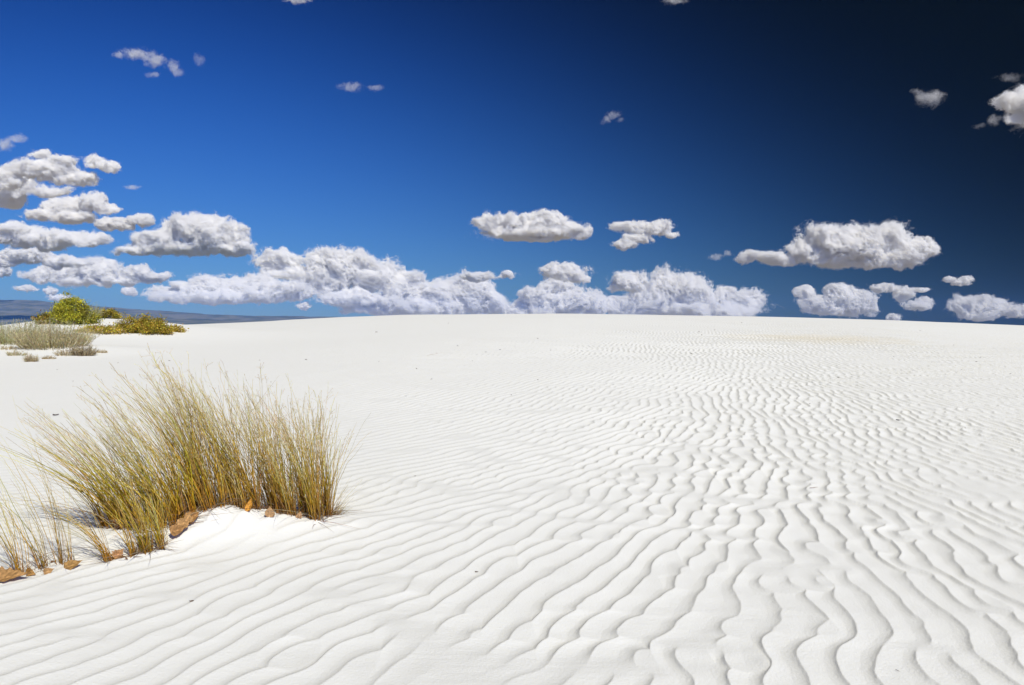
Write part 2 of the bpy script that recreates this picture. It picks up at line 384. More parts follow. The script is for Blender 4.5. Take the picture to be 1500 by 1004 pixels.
def tussock(name, label, base_px, n, length, lean, seed, spread=.16, greens=.5, rad=.0026, group=None, stems=.25, depth=.35, twist=(0, 0), heads=8):
    """base_px: list of (px, py) the clump's foot runs along; lean(u) -> (side lean, away lean) for u 0..1 along the foot"""
    r = np.random.default_rng(seed)
    W = np.array([at_px(*q) for q in base_px]); o = W.mean(0); o[2] = gz(o[0], o[1])
    root = thing(name, label, 'grass', tuple(o), group)
    nb = max(3, int(n / 22)); ub = (np.arange(nb) + r.uniform(0, 1, nb)) / nb; vb = r.uniform(0, 1, nb)**1.3
    bl = r.uniform(.70, 1.06, nb); bs = r.normal(0, .08, nb); ba = r.normal(0, .10, nb); bg_ = r.normal(0, .28, nb)
    def bases(m):
        # stems come up in tight bunches, each bunch with its own height and lean
        w = r.integers(0, nb, m); u = np.clip(ub[w] + r.normal(0, .014, m), 0, 1); v = vb[w] * depth + r.normal(0, .016, m)
        k = u * (len(W) - 1); i = np.floor(k).astype(int).clip(0, len(W) - 2); fr = (k - i)[:, None]
        B = W[i] * (1 - fr) + W[i + 1] * fr
        B[:, 1] += v; B[:, 0] += r.normal(0, .010, m) + v * -.12
        B[:, 2] = ground_z(B[:, 0], B[:, 1]) - .01
        return B, u, w
    # leafy blades
    G = Geo(); m = int(n * (1 - stems)); B, u, w = bases(m); sl, al = lean(u); sl = sl + bs[w]; al = al + ba[w]
    D = np.stack([sl * .55 + r.normal(0, spread, m), al + r.normal(0, spread, m), np.ones(m)], 1)
    bend = np.stack([sl * .75 + r.normal(0, .12, m), r.normal(0, .09, m), -.06 - .35 * np.abs(sl) * r.uniform(0, 1, m)], 1)
    L = length(u) * bl[w] * np.clip(r.beta(1.8, 1.7, m) * 1.1, .14, 1.0)
    g = greens(u) if callable(greens) else np.full(m, greens)
    q = r.random(m); gg = g + bg_[w]
    c = pick(r, [OLIVE, STRAW, PALE], [.40, .45, .15], m)
    c = np.where((q < gg)[:, None, None], pick(r, [GREEN, OLIVE], [.62, .38], m), c)
    dead = r.random(m) < .16
    c = np.where(dead[:, None, None], pick(r, [BROWN], [1.0], m), c); L = np.where(dead, L * .6, L)
    bend = bend + (dead[:, None] * r.normal(0, .35, (m, 3)))
    stalks(G, B, D, L, rad * r.uniform(.6, 1.45, m), bend, c, r, seg=8, taper=.85, jit=.009)
    G.build('blades', GM_, root, o)
    # taller flowering stems
    ms = int(n * stems); G = Geo(); H = Geo(); B, u, w = bases(ms); sl, al = lean(u); sl = sl + bs[w]; al = al + ba[w]
    D = np.stack([sl * .5 + r.normal(0, spread * .7, ms), al + r.normal(0, spread * .7, ms), np.ones(ms)], 1)
    bend = np.stack([sl * .6 - .03 + r.normal(0, .08, ms), r.normal(0, .08, ms), np.full(ms, -.04)], 1)
    L = length(u) * (.35 + .65 * bl[w]) * r.uniform(.66, 1.10, ms)
    P = stalks(G, B, D, L, rad * r.uniform(.5, 1.0, ms), bend, pick(r, [STRAW, PALE, OLIVE], [.45, .4, .15], ms), r, seg=9, taper=.6, jit=.008)
    G.build('stems', GM_, root, o)
    q = r.random(ms) < .7
    if heads and q.any():
        seed_heads(P[q], r, H, heads); H.build('seed_heads', GM_, root, o)
    # dead sheaths and litter about the foot
    md = int(n * .50)
    if md > 6:
        G = Geo(); B, u, w = bases(md)
        D = np.stack([r.normal(0, .9, md), r.normal(0, .6, md), r.uniform(.25, 1, md)], 1)
        stalks(G, B, D, r.uniform(.05, .20, md), rad * r.uniform(.7, 1.2, md), np.stack([r.normal(0, .5, md), r.normal(0, .5, md), r.uniform(-.5, 0, md)], 1),
               pick(r, [np.array([[.25, .13, .06], [.38, .24, .12]]), np.array([[.42, .33, .24], [.55, .47, .36]])], [.55, .45], md), r, seg=5)
        G.build('dead_sheaths', GM_, root, o)
    return root
def L_(*pts):
    u0 = [p[0] for p in pts]; v0 = [p[1] for p in pts]
    return lambda u: np.interp(u, u0, v0)
# u runs from left to right along the foot
tussock('grass_tussock', 'tall straw coloured grass tussock standing behind the bright sand hump', [(282, 757), (305, 749), (340, 744), (382, 748), (420, 757), (455, 762), (480, 764)], 1200,
        L_((0, 1.0), (.3, 1.01), (.6, .95), (.85, .90), (1, .83)), lambda u: (np.interp(u, [0, .5, .8, 1], [-.30, -.21, -.10, .0]), .02 + 0 * u), 301, spread=.085, greens=L_((0, .28), (.5, .08), (1, .22)), stems=.30, depth=.30)
tussock('grass_tussock', 'dense green grass tussock fanning out to the left in front of the straw coloured one', [(150, 772), (185, 778), (222, 778), (262, 770), (285, 768)], 820,
        L_((0, .84), (.5, .93), (1, .97)), lambda u: (np.interp(u, [0, .3, .7, 1], [-.58, -.48, -.38, -.27]), .03 + 0 * u), 302, spread=.11, greens=.60, stems=.20, depth=.26)
tussock('grass_tuft', 'short orange footed grass tuft at the front below the dense green tussock', [(192, 818), (215, 812), (246, 803)], 150,
        L_((0, .42), (1, .50)), lambda u: (-.22 + 0 * u, .0 * u), 303, spread=.12, greens=.45, stems=.12, depth=.08, heads=0)
tussock('grass_tuft', 'lone grass tuft leaning left with an orange foot and a long drooping blade', [(152, 826), (164, 823)], 42,
        L_((0, .95), (1, .80)), lambda u: (-.72 + 0 * u, .05 + 0 * u), 304, spread=.14, greens=.55, stems=.15, depth=.04, rad=.0017, heads=0)
tussock('grass_tuft', 'sparse grass tuft with two tall upright stems beside the triangular dead leaf', [(80, 828), (92, 826), (106, 828)], 34,
        L_((0, .98), (1, .85)), lambda u: (-.20 + 0 * u, .02 + 0 * u), 305, spread=.10, greens=.45, stems=.22, depth=.05, heads=0, rad=.0016)
tussock('grass_tuft', 'sparse grass tuft behind the small oval dead leaf', [(52, 838), (64, 836)], 28,
        L_((0, .85), (1, .80)), lambda u: (-.36 + 0 * u, .02 + 0 * u), 306, spread=.10, greens=.35, stems=.2, depth=.05, heads=0, rad=.0016)
tussock('grass_tuft', 'sparse pale grass tuft over the large curled dead leaf at the left edge', [(14, 845), (40, 842)], 34,
        L_((0, .80), (1, .85)), lambda u: (-.42 + 0 * u, .02 + 0 * u), 307, spread=.13, greens=.3, stems=.2, depth=.06, heads=0, rad=.0016)
tussock('grass_tuft', 'low grey wiry sprig at the right foot of the straw coloured tussock', [(484, 757), (496, 754)], 46,
        L_((0, .34), (1, .26)), lambda u: (.35 + 0 * u, .04 + 0 * u), 308, spread=.30, greens=.1, stems=.1, depth=.06, rad=.0011, heads=0)

# ------------------------------------------------------------------ dead leaves
def leaf(name, label, px, py, size, yaw, tilt, roll, seed, width=.72, curl=.5, col=(.42, .22, .07), lift=0.0, lobes=False, cat='dead leaf', group=None, at=None):
    r = np.random.default_rng(seed); nu, nv = 23, 13
    u = np.linspace(0, 1, nu); v = np.linspace(-1, 1, nv); U, Vv = np.meshgrid(u, v, indexing='ij')
    w = width * .5 * np.clip(np.sin(np.pi * np.clip(U, 0, 1)**.52), 0, 1)**(.55 + .9 * U) * (1 + (.16 * np.sin(U * 30 + seed) if lobes else .07 * np.sin(U * 34 + seed)))
    X = U - .5; Y = Vv * w
    Z = curl * (np.abs(Y) * .55 + (Y**2) * .8) + curl * .5 * np.clip(U - .6, 0, 1)**1.5 + curl * .35 * (X**2) * math.cos(seed) + .035 * np.sin(X * 9 + seed) * np.cos(Y * 8) + .03 * (vnoise(X * 5 + seed, Y * 5, seed % 9) - .5) - .02 * (np.abs(Vv) < .1)
    P = np.stack([X, Y, Z], -1).reshape(-1, 3) * size
    from mathutils import Euler
    m = np.array(Euler((R(roll), R(-tilt), R(yaw))).to_matrix()); P = P @ m.T
    i = (np.arange(nu - 1)[:, None] * nv + np.arange(nv - 1)[None]).ravel(); f = np.stack([i, i + nv, i + nv + 1, i + 1], -1)
    c = np.array(col) * (1 + .35 * (vnoise(U * 7, Vv * 5 + seed, 3) - .5)[..., None]) * (1 + .30 * (np.abs(Vv) < .1) - .22 * (np.abs(np.sin(U * 16 - np.abs(Vv) * 5)) > .93))[..., None]
    c = c.reshape(-1, 3)
    o3 = at_px(px, py) if at is None else np.array(at)
    root = thing(name, label, cat, (0, 0, 0), group)
    G = Geo(); G.add(P, f, np.clip(c, .01, .8)); b = G.build('leaf_blade', LM_, root)
    sd_ = b.modifiers.new('thickness', 'SOLIDIFY'); sd_.thickness = .0007
    # leaf stalk
    G = Geo(); s0 = P.reshape(nu, nv, 3)[0, nv // 2]; s1 = P.reshape(nu, nv, 3)[2, nv // 2]; d = (s0 - s1)
    stalks(G, s0[None], d[None] / np.linalg.norm(d), np.array([size * .35]), np.array([.0011]), np.array([[.1, .2, .1]]), np.array([[np.array(col) * .8, np.array(col) * .7]]), r, seg=4, taper=.3)
    G.build('leaf_stalk', LM_, root)
    zmin = P[:, 2].min() * .8
    root.location = (o3[0], o3[1], o3[2] - zmin + lift - .003)
    return root
BR = (.46, .26, .10); OR_ = (.62, .30, .08); TN = (.50, .30, .14)
leaf('dead_leaf', 'large curled brown dead leaf lying on the sand at the left edge', 16, 850, .20, 12, 6, 24, 1, .55, .5, BR, .01, True)
leaf('dead_leaf', 'brown folded dead leaf touching the right end of the large curled one', 44, 842, .085, -15, 4, 30, 2, .7, .7, (.45, .25, .08))
leaf('dead_leaf', 'small oval dead leaf standing in the sand between the left tufts', 72, 840, .055, 30, 20, 62, 3, .75, .4, (.50, .29, .12))
leaf('dead_leaf', 'triangular brown dead leaf leaning on the upright sparse tuft', 108, 832, .10, 28, 18, 45, 4, .6, .5, (.42, .24, .08))
leaf('dead_leaf', 'small dark crumpled leaf scrap between the sparse left tufts', 79, 823, .04, 80, 10, 20, 5, .6, .8, (.2, .1, .04))
leaf('dead_leaf', 'orange brown lobed dead leaf right of the lone leaning tuft', 174, 816, .075, 60, 35, 55, 6, .85, .6, (.52, .28, .12), 0, True)
leaf('dead_leaf', 'dark curled sliver of leaf below the lobed orange brown one', 184, 820, .07, -35, 0, 40, 7, .3, .8, (.30, .17, .09))
leaf('dead_leaf', 'light tan heart shaped leaf standing upright among the stems', 265, 758, .125, 10, 88, 8, 8, .62, .25, (.66, .38, .18), .055)
leaf('dead_leaf', 'dark brown leaf just under the light tan upright one', 268, 766, .10, -20, 50, 40, 9, .8, .6, (.44, .24, .08), .035)
leaf('dead_leaf', 'brown dead leaf on the shoulder of the sand hump, topmost of the pile', 283, 764, .10, 40, 30, 40, 10, .8, .6, (.46, .25, .09), .01)
leaf('dead_leaf', 'brown dead leaf in the middle of the pile beside the sand hump', 270, 777, .095, 65, 30, 45, 11, .75, .6, (.52, .30, .12), .03)
leaf('dead_leaf', 'small tan leaf scrap tucked between the two darker leaves of the pile', 276, 770, .07, 100, 40, 20, 31, .7, .7, (.55, .33, .14), .035)
leaf('dead_leaf', 'brown leaf edge sticking out of the left end of the pile', 255, 778, .08, 140, 30, 60, 32, .6, .7, (.34, .18, .07), .02)
leaf('dead_leaf', 'dark brown dead leaf at the bottom of the pile beside the sand hump', 262, 787, .10, 35, 20, 50, 12, .7, .6, (.42, .23, .09), .02)
leaf('dead_leaf', 'bright orange curled leaf caught upright on the crest of the sand hump', 366, 750, .09, 50, 70, 30, 13, .45, .8, (.72, .34, .06), .012)
leaf('dead_leaf', 'tan oval leaf half sunk on the right side of the sand hump', 395, 757, .08, 100, 55, 20, 14, .8, .4, (.48, .29, .14), .004)
leaf('dead_leaf', 'pale orange leaf scrap between the stem feet on the right', 439, 759, .05, 70, 60, 20, 15, .8, .5, (.60, .36, .18), .006)
leaf('dead_leaf', 'brown pointed dead leaf at the right end of the tussock foot', 481, 757, .10, -35, 12, 40, 16, .5, .6, (.40, .20, .08), .006)
leaf('dead_leaf', 'small brown leaf scrap left of the pointed leaf at the tussock foot', 462, 761, .05, 10, 20, 40, 17, .7, .6, (.38, .2, .09))

# ------------------------------------------------------------------ scraps blown over the open sand
DB = [(657,474),(551,487),(670,507),(555,530),(610,540),(632,556),(692,529),(712,516),(732,513),(788,496),(807,513),(842,511),(885,490),(917,495),(788,557),(749,579),
      (608,698),(1024,487),(1028,491),(1013,518),(991,569),(1348,485),(1397,506),(1309,523),(1365,531),(1430,530),(1437,524),(1480,548),(1408,542),(1186,592),
      (1414,628),(1282,572),(1115,605),(173,532),(248,529),(84,542),(107,559),(380,528),(448,527),(397,560),(227,540),(280,882),(698,837),(1047,484),(1087,473),(1228,553),(940,640)]
def scrap(px, py, size, seed, label, group, col=(.16, .09, .05)):
    r = np.random.default_rng(seed); p = at_px(px, py); n = 9
    a = np.linspace(0, 2 * np.pi, n, endpoint=False); rr = size * r.uniform(.55, 1, n) * np.where(np.abs(np.cos(a)) > .6, 1.3, .7)
    ring = np.stack([np.cos(a) * rr, np.sin(a) * rr, r.uniform(.1, .5, n) * size], 1)
    v = np.vstack([ring, ring * [.9, .9, 1] - [0, 0, .0012], [[0, 0, size * .12], [0, 0, size * .12 - .0012]]])
    f = [[i, (i + 1) % n, 2 * n] for i in range(n)] + [[n + (i + 1) % n, n + i, 2 * n + 1] for i in range(n)] + \
        [[i, n + i, n + (i + 1) % n] for i in range(n)] + [[i, n + (i + 1) % n, (i + 1) % n] for i in range(n)]
    G = Geo(); G.add(v, np.array(f), np.tile(np.array(col) * r.uniform(.6, 1.5), (len(v), 1)))
    o = G.build('leaf_scrap', LM_, None, None, False); o.location = (p[0], p[1], p[2] + .001); o.rotation_euler = (0, 0, r.uniform(0, 6.28))
    return tag(o, label, 'leaf scrap', group)
for k, (x, y) in enumerate(DB):
    dist = at_px(x, y)[1]
    scrap(x, y, np.clip(.0013 * dist, .009, .042) * rng.uniform(.7, 1.25), 900 + k, 'tiny brown leaf scrap lying on the open white sand', 'tiny leaf scraps blown over the sand')
scrap(1316, 616, .034, 981, 'largest dark leaf scrap on the rippled sand at the right', 'tiny leaf scraps blown over the sand', (.09, .05, .03))
scrap(82, 609, .040, 982, 'dark leaf scrap on the smooth sand left of the green tussock', 'tiny leaf scraps blown over the sand', (.13, .08, .07))
def twig(label, a, b, seed, col=(.42, .27, .15), rad=.003):
    r = np.random.default_rng(seed); p = at_px(*a); q = at_px(*b); d = q - p; L = np.linalg.norm(d); G = Geo()
    P = stalks(G, (p + [0, 0, .006])[None], d[None], np.array([L]), np.array([rad]), np.array([[.02, .05, .01]]), np.array([[col, np.array(col) * 1.3]]), r, seg=7, taper=.6, jit=.015)
    i = 3; stalks(G, P[:, i], (d + [0, L * .5, L * .2])[None], np.array([L * .25]), np.array([rad * .6]), np.zeros((1, 3)), np.array([[col, col]]), r, seg=4)
    o = G.build('twig', LM_, None, p); o.location = p; return tag(o, label, 'twig')
twig('thin pale twig lying on the smooth sand left of the middle', (626, 521), (646, 517), 5)
twig('short bent twig on the ripples near the middle right', (1186, 717), (1198, 714), 6, (.4, .3, .26))
twig('tiny dark twig on the ripples at the lower right', (1312, 983), (1318, 986), 7, (.3, .27, .25), .0018)

# ------------------------------------------------------------------ shrubs on the far left mound
def shrub(name, label, px, py, width_px, h_px, seed, parts, cat='shrub', group=None, depth=.6, sink=0.03):
    """foot at (px, py); crown width and height as seen; parts: list of (part name, style, count, colours...)"""
    r = np.random.default_rng(seed); p = at_px(px, py); s = p[1] / FPX; w = width_px * s * .5; h = h_px * s
    root = thing(name, label, cat, tuple(p), group)
    def base(m, k=.35):
        a = r.uniform(0, 6.28, m); q = r.random(m)**.5 * k
        B = np.stack([p[0] + np.cos(a) * q * w, p[1] + np.sin(a) * q * w * depth, np.zeros(m)], 1); B[:, 2] = ground_z(B[:, 0], B[:, 1]) - sink
        return B, a, q / k
    for (pn, style, m, pals, kw) in parts:
        G = Geo(); c = lambda n: pick(r, [np.array(x) for x in pals], np.full(len(pals), 1 / len(pals)), n, kw.get('var', .2))
        if style == 'stems':         # upright wiry stems fanning out
            B, a, q = base(m, kw.get('foot', .6)); f = kw.get('fan', .5)
            D = np.stack([np.cos(a) * q * w / h * f + r.normal(0, .12, m), np.sin(a) * q * w / h * f * depth + r.normal(0, .12, m), np.ones(m)], 1)
            L = h * r.uniform(.45, 1.05, m) * kw.get('len', 1.0) * (1 - .35 * q**2) * (.55 + .75 * vnoise(B[:, 0] * 1.7 + seed, B[:, 1] * 1.7, 77))
            P = stalks(G, B, D, L, r.uniform(.6, 1.2, m) * kw.get('rad', .004), np.stack([r.normal(0, .10, m), r.normal(0, .1, m), r.uniform(-.15, .02, m)], 1), c(m), r, seg=5)
            lv = kw.get('leaf', 0)
            for j in range(lv):      # short side shoots
                t = r.uniform(.35, 1, m) * 4; i = np.floor(t).astype(int).clip(0, 3); fr = (t - i)[:, None]
                b = P[np.arange(m), i] * (1 - fr) + P[np.arange(m), i + 1] * fr
                d = r.normal(0, .7, (m, 3)) + [0, 0, .9]
                stalks(G, b, d, r.uniform(.5, 1.3, m) * kw.get('shoot', .05), np.full(m, kw.get('rad', .004) * .9), np.zeros((m, 3)), c(m) * r.uniform(.8, 1.25, (m, 1, 1)), r, seg=3)
        elif style == 'leaves':      # a cloud of small leaves in clumps over a dome
            nc = kw.get('clumps', 30); a = r.uniform(0, 6.28, nc); q = r.random(nc)**.5; el = np.sqrt(np.clip(1 - q**2, 0, 1))
            zz = el * r.uniform(kw.get('lo', .3), 1, nc) * kw.get('top', 1.0) * (.62 + .38 * np.abs(np.sin(a * 1.5 + seed)) + r.normal(0, .06, nc))
            cc = np.stack([p[0] + np.cos(a) * q * w, p[1] + np.sin(a) * q * w * depth, p[2] + zz * h], 1)
            gzz = ground_z(cc[:, 0], cc[:, 1]); cc[:, 2] = np.maximum(cc[:, 2], gzz + .02)
            i = r.integers(0, nc, m); cs = kw.get('csize', .12)
            ctr = cc[i] + r.normal(0, 1, (m, 3)) * cs * (.5 + .5 * r.random((m, 1))) * [1, 1, .7]
            ctr[:, 2] = np.maximum(ctr[:, 2], ground_z(ctr[:, 0], ctr[:, 1]) + .01)
            sz = kw.get('size', .02) * r.uniform(.6, 1.4, m); n1_ = r.normal(0, 1, (m, 3)); n1_ /= np.linalg.norm(n1_, axis=1)[:, None]
            n2 = np.cross(n1_, r.normal(0, 1, (m, 3))); n2 /= np.linalg.norm(n2, axis=1)[:, None]; n3 = np.cross(n1_, n2)
            V = np.stack([ctr + n1_ * sz[:, None], ctr + n2 * sz[:, None] * .45 + n3 * sz[:, None] * .1, ctr - n1_ * sz[:, None], ctr - n2 * sz[:, None] * .45 + n3 * sz[:, None] * .1], 1).reshape(-1, 3)
            k = np.arange(m) * 4; tone = (r.uniform(.7, 1.3, nc))[i][:, None, None]
            G.add(V, np.stack([k, k + 1, k + 2, k + 3], -1), np.clip(np.repeat(c(m)[:, :1] * tone, 4, 1), .01, .9).reshape(-1, 3))
        G.build(pn, SM_, root, p)
    return root
GRY = [[.60, .48, .28], [.84, .78, .54]]; GRG = [[.52, .48, .20], [.74, .74, .42]]; TAN = [[.56, .40, .20], [.78, .62, .36]]
YG = [[.62, .56, .05], [.68, .60, .07]]; YG2 = [[.40, .40, .05], [.42, .44, .06]]; DKG = [[.16, .17, .03], [.22, .22, .04]]
OCH = [[.56, .40, .05], [.62, .45, .06]]; OCH2 = [[.42, .35, .05], [.46, .38, .06]]; RUS = [[.44, .26, .06], [.50, .30, .08]]
STM = [[.20, .13, .08], [.26, .18, .11]]
shrub('flowering_bush', 'round bush covered in yellow green flowers on top of the mound', 106, 474, 58, 38, 401,
      [('stems', 'stems', 260, [OCH2, DKG, STM], dict(fan=.8, rad=.006, leaf=2, shoot=.12, len=.9)),
       ('shoots', 'stems', 110, [YG2, YG, GRG], dict(foot=.8, fan=1.0, rad=.005, leaf=3, shoot=.10, len=1.12)),
       ('leaves', 'leaves', 4600, [DKG, OCH2, YG2], dict(clumps=60, csize=.15, size=.030, lo=.10, top=.85)),
       ('flowers', 'leaves', 5200, [YG, YG2, YG], dict(clumps=52, csize=.085, size=.027, lo=.80, top=1.12))])
shrub('low_bush', 'smaller olive bush leaning out from the right foot of the flowering one', 126, 473, 34, 23, 419,
      [('stems', 'stems', 140, [STM, OCH2, GRG], dict(fan=1.1, rad=.005, leaf=3, shoot=.10, len=1.1)), ('leaves', 'leaves', 1700, [OCH2, DKG, YG2], dict(clumps=26, csize=.13, size=.03, lo=.1))])
shrub('low_bush', 'low rusty green bush at the left foot of the flowering one', 72, 474, 38, 17, 402,
      [('stems', 'stems', 120, [STM, OCH2], dict(fan=1.0, rad=.005)), ('leaves', 'leaves', 2200, [OCH2, RUS, DKG], dict(clumps=30, csize=.12, size=.035))])
shrub('grass_clump', 'feathery grey green grass clump at the right shoulder of the flowering bush', 140, 467, 24, 27, 403,
      [('blades', 'stems', 320, [GRG, TAN, YG2], dict(fan=.7, rad=.004, leaf=1, shoot=.08))], 'grass')
shrub('low_bush', 'small dark ochre bush with bare twigs sticking up behind the sandy hump', 160, 467, 24, 16, 404,
      [('twigs', 'stems', 40, [STM], dict(fan=1.4, rad=.006, leaf=2, shoot=.12, len=1.25)), ('leaves', 'leaves', 1500, [OCH2, OCH, DKG], dict(clumps=20, csize=.10, size=.035))])
shrub('bare_weed', 'thin bare grey weed right of the small dark ochre bush', 176, 466, 16, 19, 412,
      [('twigs', 'stems', 26, [STM, GRG], dict(fan=1.6, rad=.005, leaf=3, shoot=.12))], 'weed')
shrub('spreading_bush', 'wide low ochre bush at the right end of the mound', 210, 487, 76, 26, 405,
      [('stems', 'stems', 200, [STM, RUS], dict(fan=1.3, rad=.005, leaf=1, shoot=.12)), ('leaves', 'leaves', 13000, [OCH, OCH2, OCH, RUS, YG2], dict(clumps=120, csize=.12, size=.026, lo=.02))])
shrub('tall_weed', 'single thin weed rising above the wide low ochre bush', 236, 474, 9, 24, 406,
      [('twigs', 'stems', 10, [STM, YG2], dict(fan=.9, rad=.005, leaf=6, shoot=.10))], 'weed')
shrub('creeping_plant', 'flat creeping plant with golden leaves spread over the sandy hump', 150, 487, 70, 9, 407,
      [('stems', 'stems', 60, [STM], dict(fan=2.2, rad=.004)), ('leaves', 'leaves', 5000, [OCH, YG2, TAN, OCH], dict(clumps=90, csize=.10, size=.028, lo=0.0))], 'plant')
shrub('creeping_plant', 'small creeping plant with pale leaves at the right tip of the mound', 257, 486, 22, 8, 408,
      [('stems', 'stems', 30, [STM], dict(fan=2, rad=.004)), ('leaves', 'leaves', 700, [OCH2, TAN, OCH], dict(clumps=18, csize=.10, size=.038, lo=0.0))], 'plant')
shrub('sage_bush', 'large grey green brush of fine upright stems below the flowering bush', 80, 508, 100, 52, 409,
      [('stems', 'stems', 850, [GRY, GRG, TAN], dict(foot=.85, fan=.9, rad=.0058, leaf=5, shoot=.08))], depth=.95)
shrub('sage_bush', 'grey green brush at the left edge, behind the large one', 18, 503, 96, 50, 410,
      [('stems', 'stems', 750, [GRY, GRG, GRG], dict(foot=.85, fan=.8, rad=.0058, leaf=4, shoot=.08))], depth=.95)
shrub('dry_tuft', 'pale dry tuft at the lip of the sand, nearest of the far plants', 46, 530, 26, 24, 411,
      [('stems', 'stems', 170, [GRY, TAN], dict(foot=.6, fan=1.0, rad=.005, leaf=3, shoot=.05))], 'grass')
shrub('dry_tuft', 'tiny brown tuft between the pale dry tuft and the rounded grey one', 72, 526, 18, 10, 413,
      [('stems', 'stems', 90, [TAN, RUS, GRY], dict(foot=.8, fan=1.6, rad=.005, leaf=3, shoot=.04))], 'grass')
shrub('dry_tuft', 'rounded grey brown tuft on the sand lip right of the large grey brush', 122, 521, 44, 26, 414,
      [('stems', 'stems', 330, [GRY, TAN, STM], dict(foot=.6, fan=1.2, rad=.005, leaf=4, shoot=.05))], 'grass')
shrub('dry_tuft', 'small thin tuft at the right end of the sand lip', 150, 517, 18, 12, 415,
      [('stems', 'stems', 70, [TAN, GRY], dict(foot=.7, fan=1.5, rad=.005, leaf=3, shoot=.04))], 'grass')
shrub('dry_tuft', 'ragged straw coloured tuft in front of the middle of the large grey brush', 96, 521, 26, 14, 417,
      [('stems', 'stems', 110, [TAN, GRY], dict(foot=.9, fan=1.5, rad=.005, leaf=3, shoot=.05))], 'grass')
shrub('dry_tuft', 'ragged pale tuft left of the nearest dry tuft', 24, 521, 24, 13, 418,
      [('stems', 'stems', 100, [TAN, GRY, GRG], dict(foot=.9, fan=1.5, rad=.005, leaf=3, shoot=.05))], 'grass')
shrub('dry_tuft', 'thin pale tuft in front of the brush at the left edge', 12, 512, 26, 10, 416,
      [('stems', 'stems', 90, [TAN, GRY], dict(foot=.9, fan=1.6, rad=.005, leaf=3, shoot=.05))], 'grass')

# ------------------------------------------------------------------ clouds
def px_dir(px, py):
    a = (px - 750) / FPX; c = (502 - py) / FPX
    cp, sp = math.cos(PITCH), math.sin(PITCH)
    d = np.array([a, cp + c * sp, -sp + c * cp]); return d
_ico = None
def ico(sub):
    import bmesh
    bm = bmesh.new(); bmesh.ops.create_icosphere(bm, subdivisions=sub, radius=1.0)
    v = np.array([x.co[:] for x in bm.verts]); f = np.array([[q.index for q in p.verts] for p in bm.faces]); bm.free(); return v, f
IV, IF = ico(2)
def vnoise3(p, seed=0):
    T = _t3.setdefault(seed, np.random.default_rng(500 + seed).random((32, 32, 32)))
    i = np.floor(p).astype(int); f = p - i; f = f * f * (3 - 2 * f); r = 0
    for a in (0, 1):
        for b in (0, 1):
            for c in (0, 1):
                w = (f[:, 0] if a else 1 - f[:, 0]) * (f[:, 1] if b else 1 - f[:, 1]) * (f[:, 2] if c else 1 - f[:, 2])
                r = r + w * T[(i[:, 0] + a) & 31, (i[:, 1] + b) & 31, (i[:, 2] + c) & 31]
    return r
_t3 = {}
def cloud_mat(sigma):
    m = bpy.data.materials.new('cloud_vapour'); m.use_nodes = True; t = m.node_tree; t.nodes.clear()
    o = N(t, 'ShaderNodeOutputMaterial'); v = N(t, 'ShaderNodeVolumePrincipled')
    v.inputs['Color'].default_value = (1, .993, .978, 1); v.inputs['Density'].default_value = sigma; v.inputs['Anisotropy'].default_value = -0.3
    t.links.new(v.outputs[0], o.inputs['Volume']); return m
def surface_net(F, iso):
    """closed quad surface of the grid field F at level iso (F must be below iso on its border)"""
    I = F > iso; nx, ny, nz = F.shape
    cnt = np.zeros((nx - 1, ny - 1, nz - 1), np.int16); acc = np.zeros((nx - 1, ny - 1, nz - 1, 3), np.float32); G = F - iso
    for ax in range(3):
        lo = [slice(None)] * 3; hi = [slice(None)] * 3; lo[ax] = slice(None, -1); hi[ax] = slice(1, None)
        A = G[tuple(lo)]; B = G[tuple(hi)]; X = I[tuple(lo)] != I[tuple(hi)]
        t = np.where(X, A / np.where(X, A - B, 1), 0).astype(np.float32)
        o1, o2 = [q for q in range(3) if q != ax]
        for d1 in (0, 1):
            for d2 in (0, 1):
                sl = [slice(None)] * 3
                sl[o1] = slice(d1, X.shape[o1] - 1 + d1); sl[o2] = slice(d2, X.shape[o2] - 1 + d2)
                x = X[tuple(sl)]; cnt += x
                acc[..., ax] += np.where(x, t[tuple(sl)], 0); acc[..., o1] += x * d1; acc[..., o2] += x * d2
    on = cnt > 0; idx = np.full(cnt.shape, -1, np.int64); idx[on] = np.arange(on.sum())
    V = np.argwhere(on).astype(np.float32) + acc[on] / cnt[on][:, None]
    Q = []
    for ax in range(3):
        o1, o2 = [(1, 2), (2, 0), (0, 1)][ax]
        lo = [slice(1, -1)] * 3; hi = [slice(1, -1)] * 3; lo[ax] = slice(0, F.shape[ax] - 1); hi[ax] = slice(1, F.shape[ax])
        A = I[tuple(lo)]; B = I[tuple(hi)]; e = np.argwhere(A != B); up = A[A != B]
        off = np.ones(3, int); off[ax] = 0; e = e + off
        def cell(d1, d2):
            c = e.copy(); c[:, o1] += d1; c[:, o2] += d2; return idx[c[:, 0], c[:, 1], c[:, 2]]
        q = np.stack([cell(-1, -1), cell(0, -1), cell(0, 0), cell(-1, 0)], 1)
        q[~up] = q[~up][:, ::-1]; Q.append(q)
    return V, np.vstack(Q)
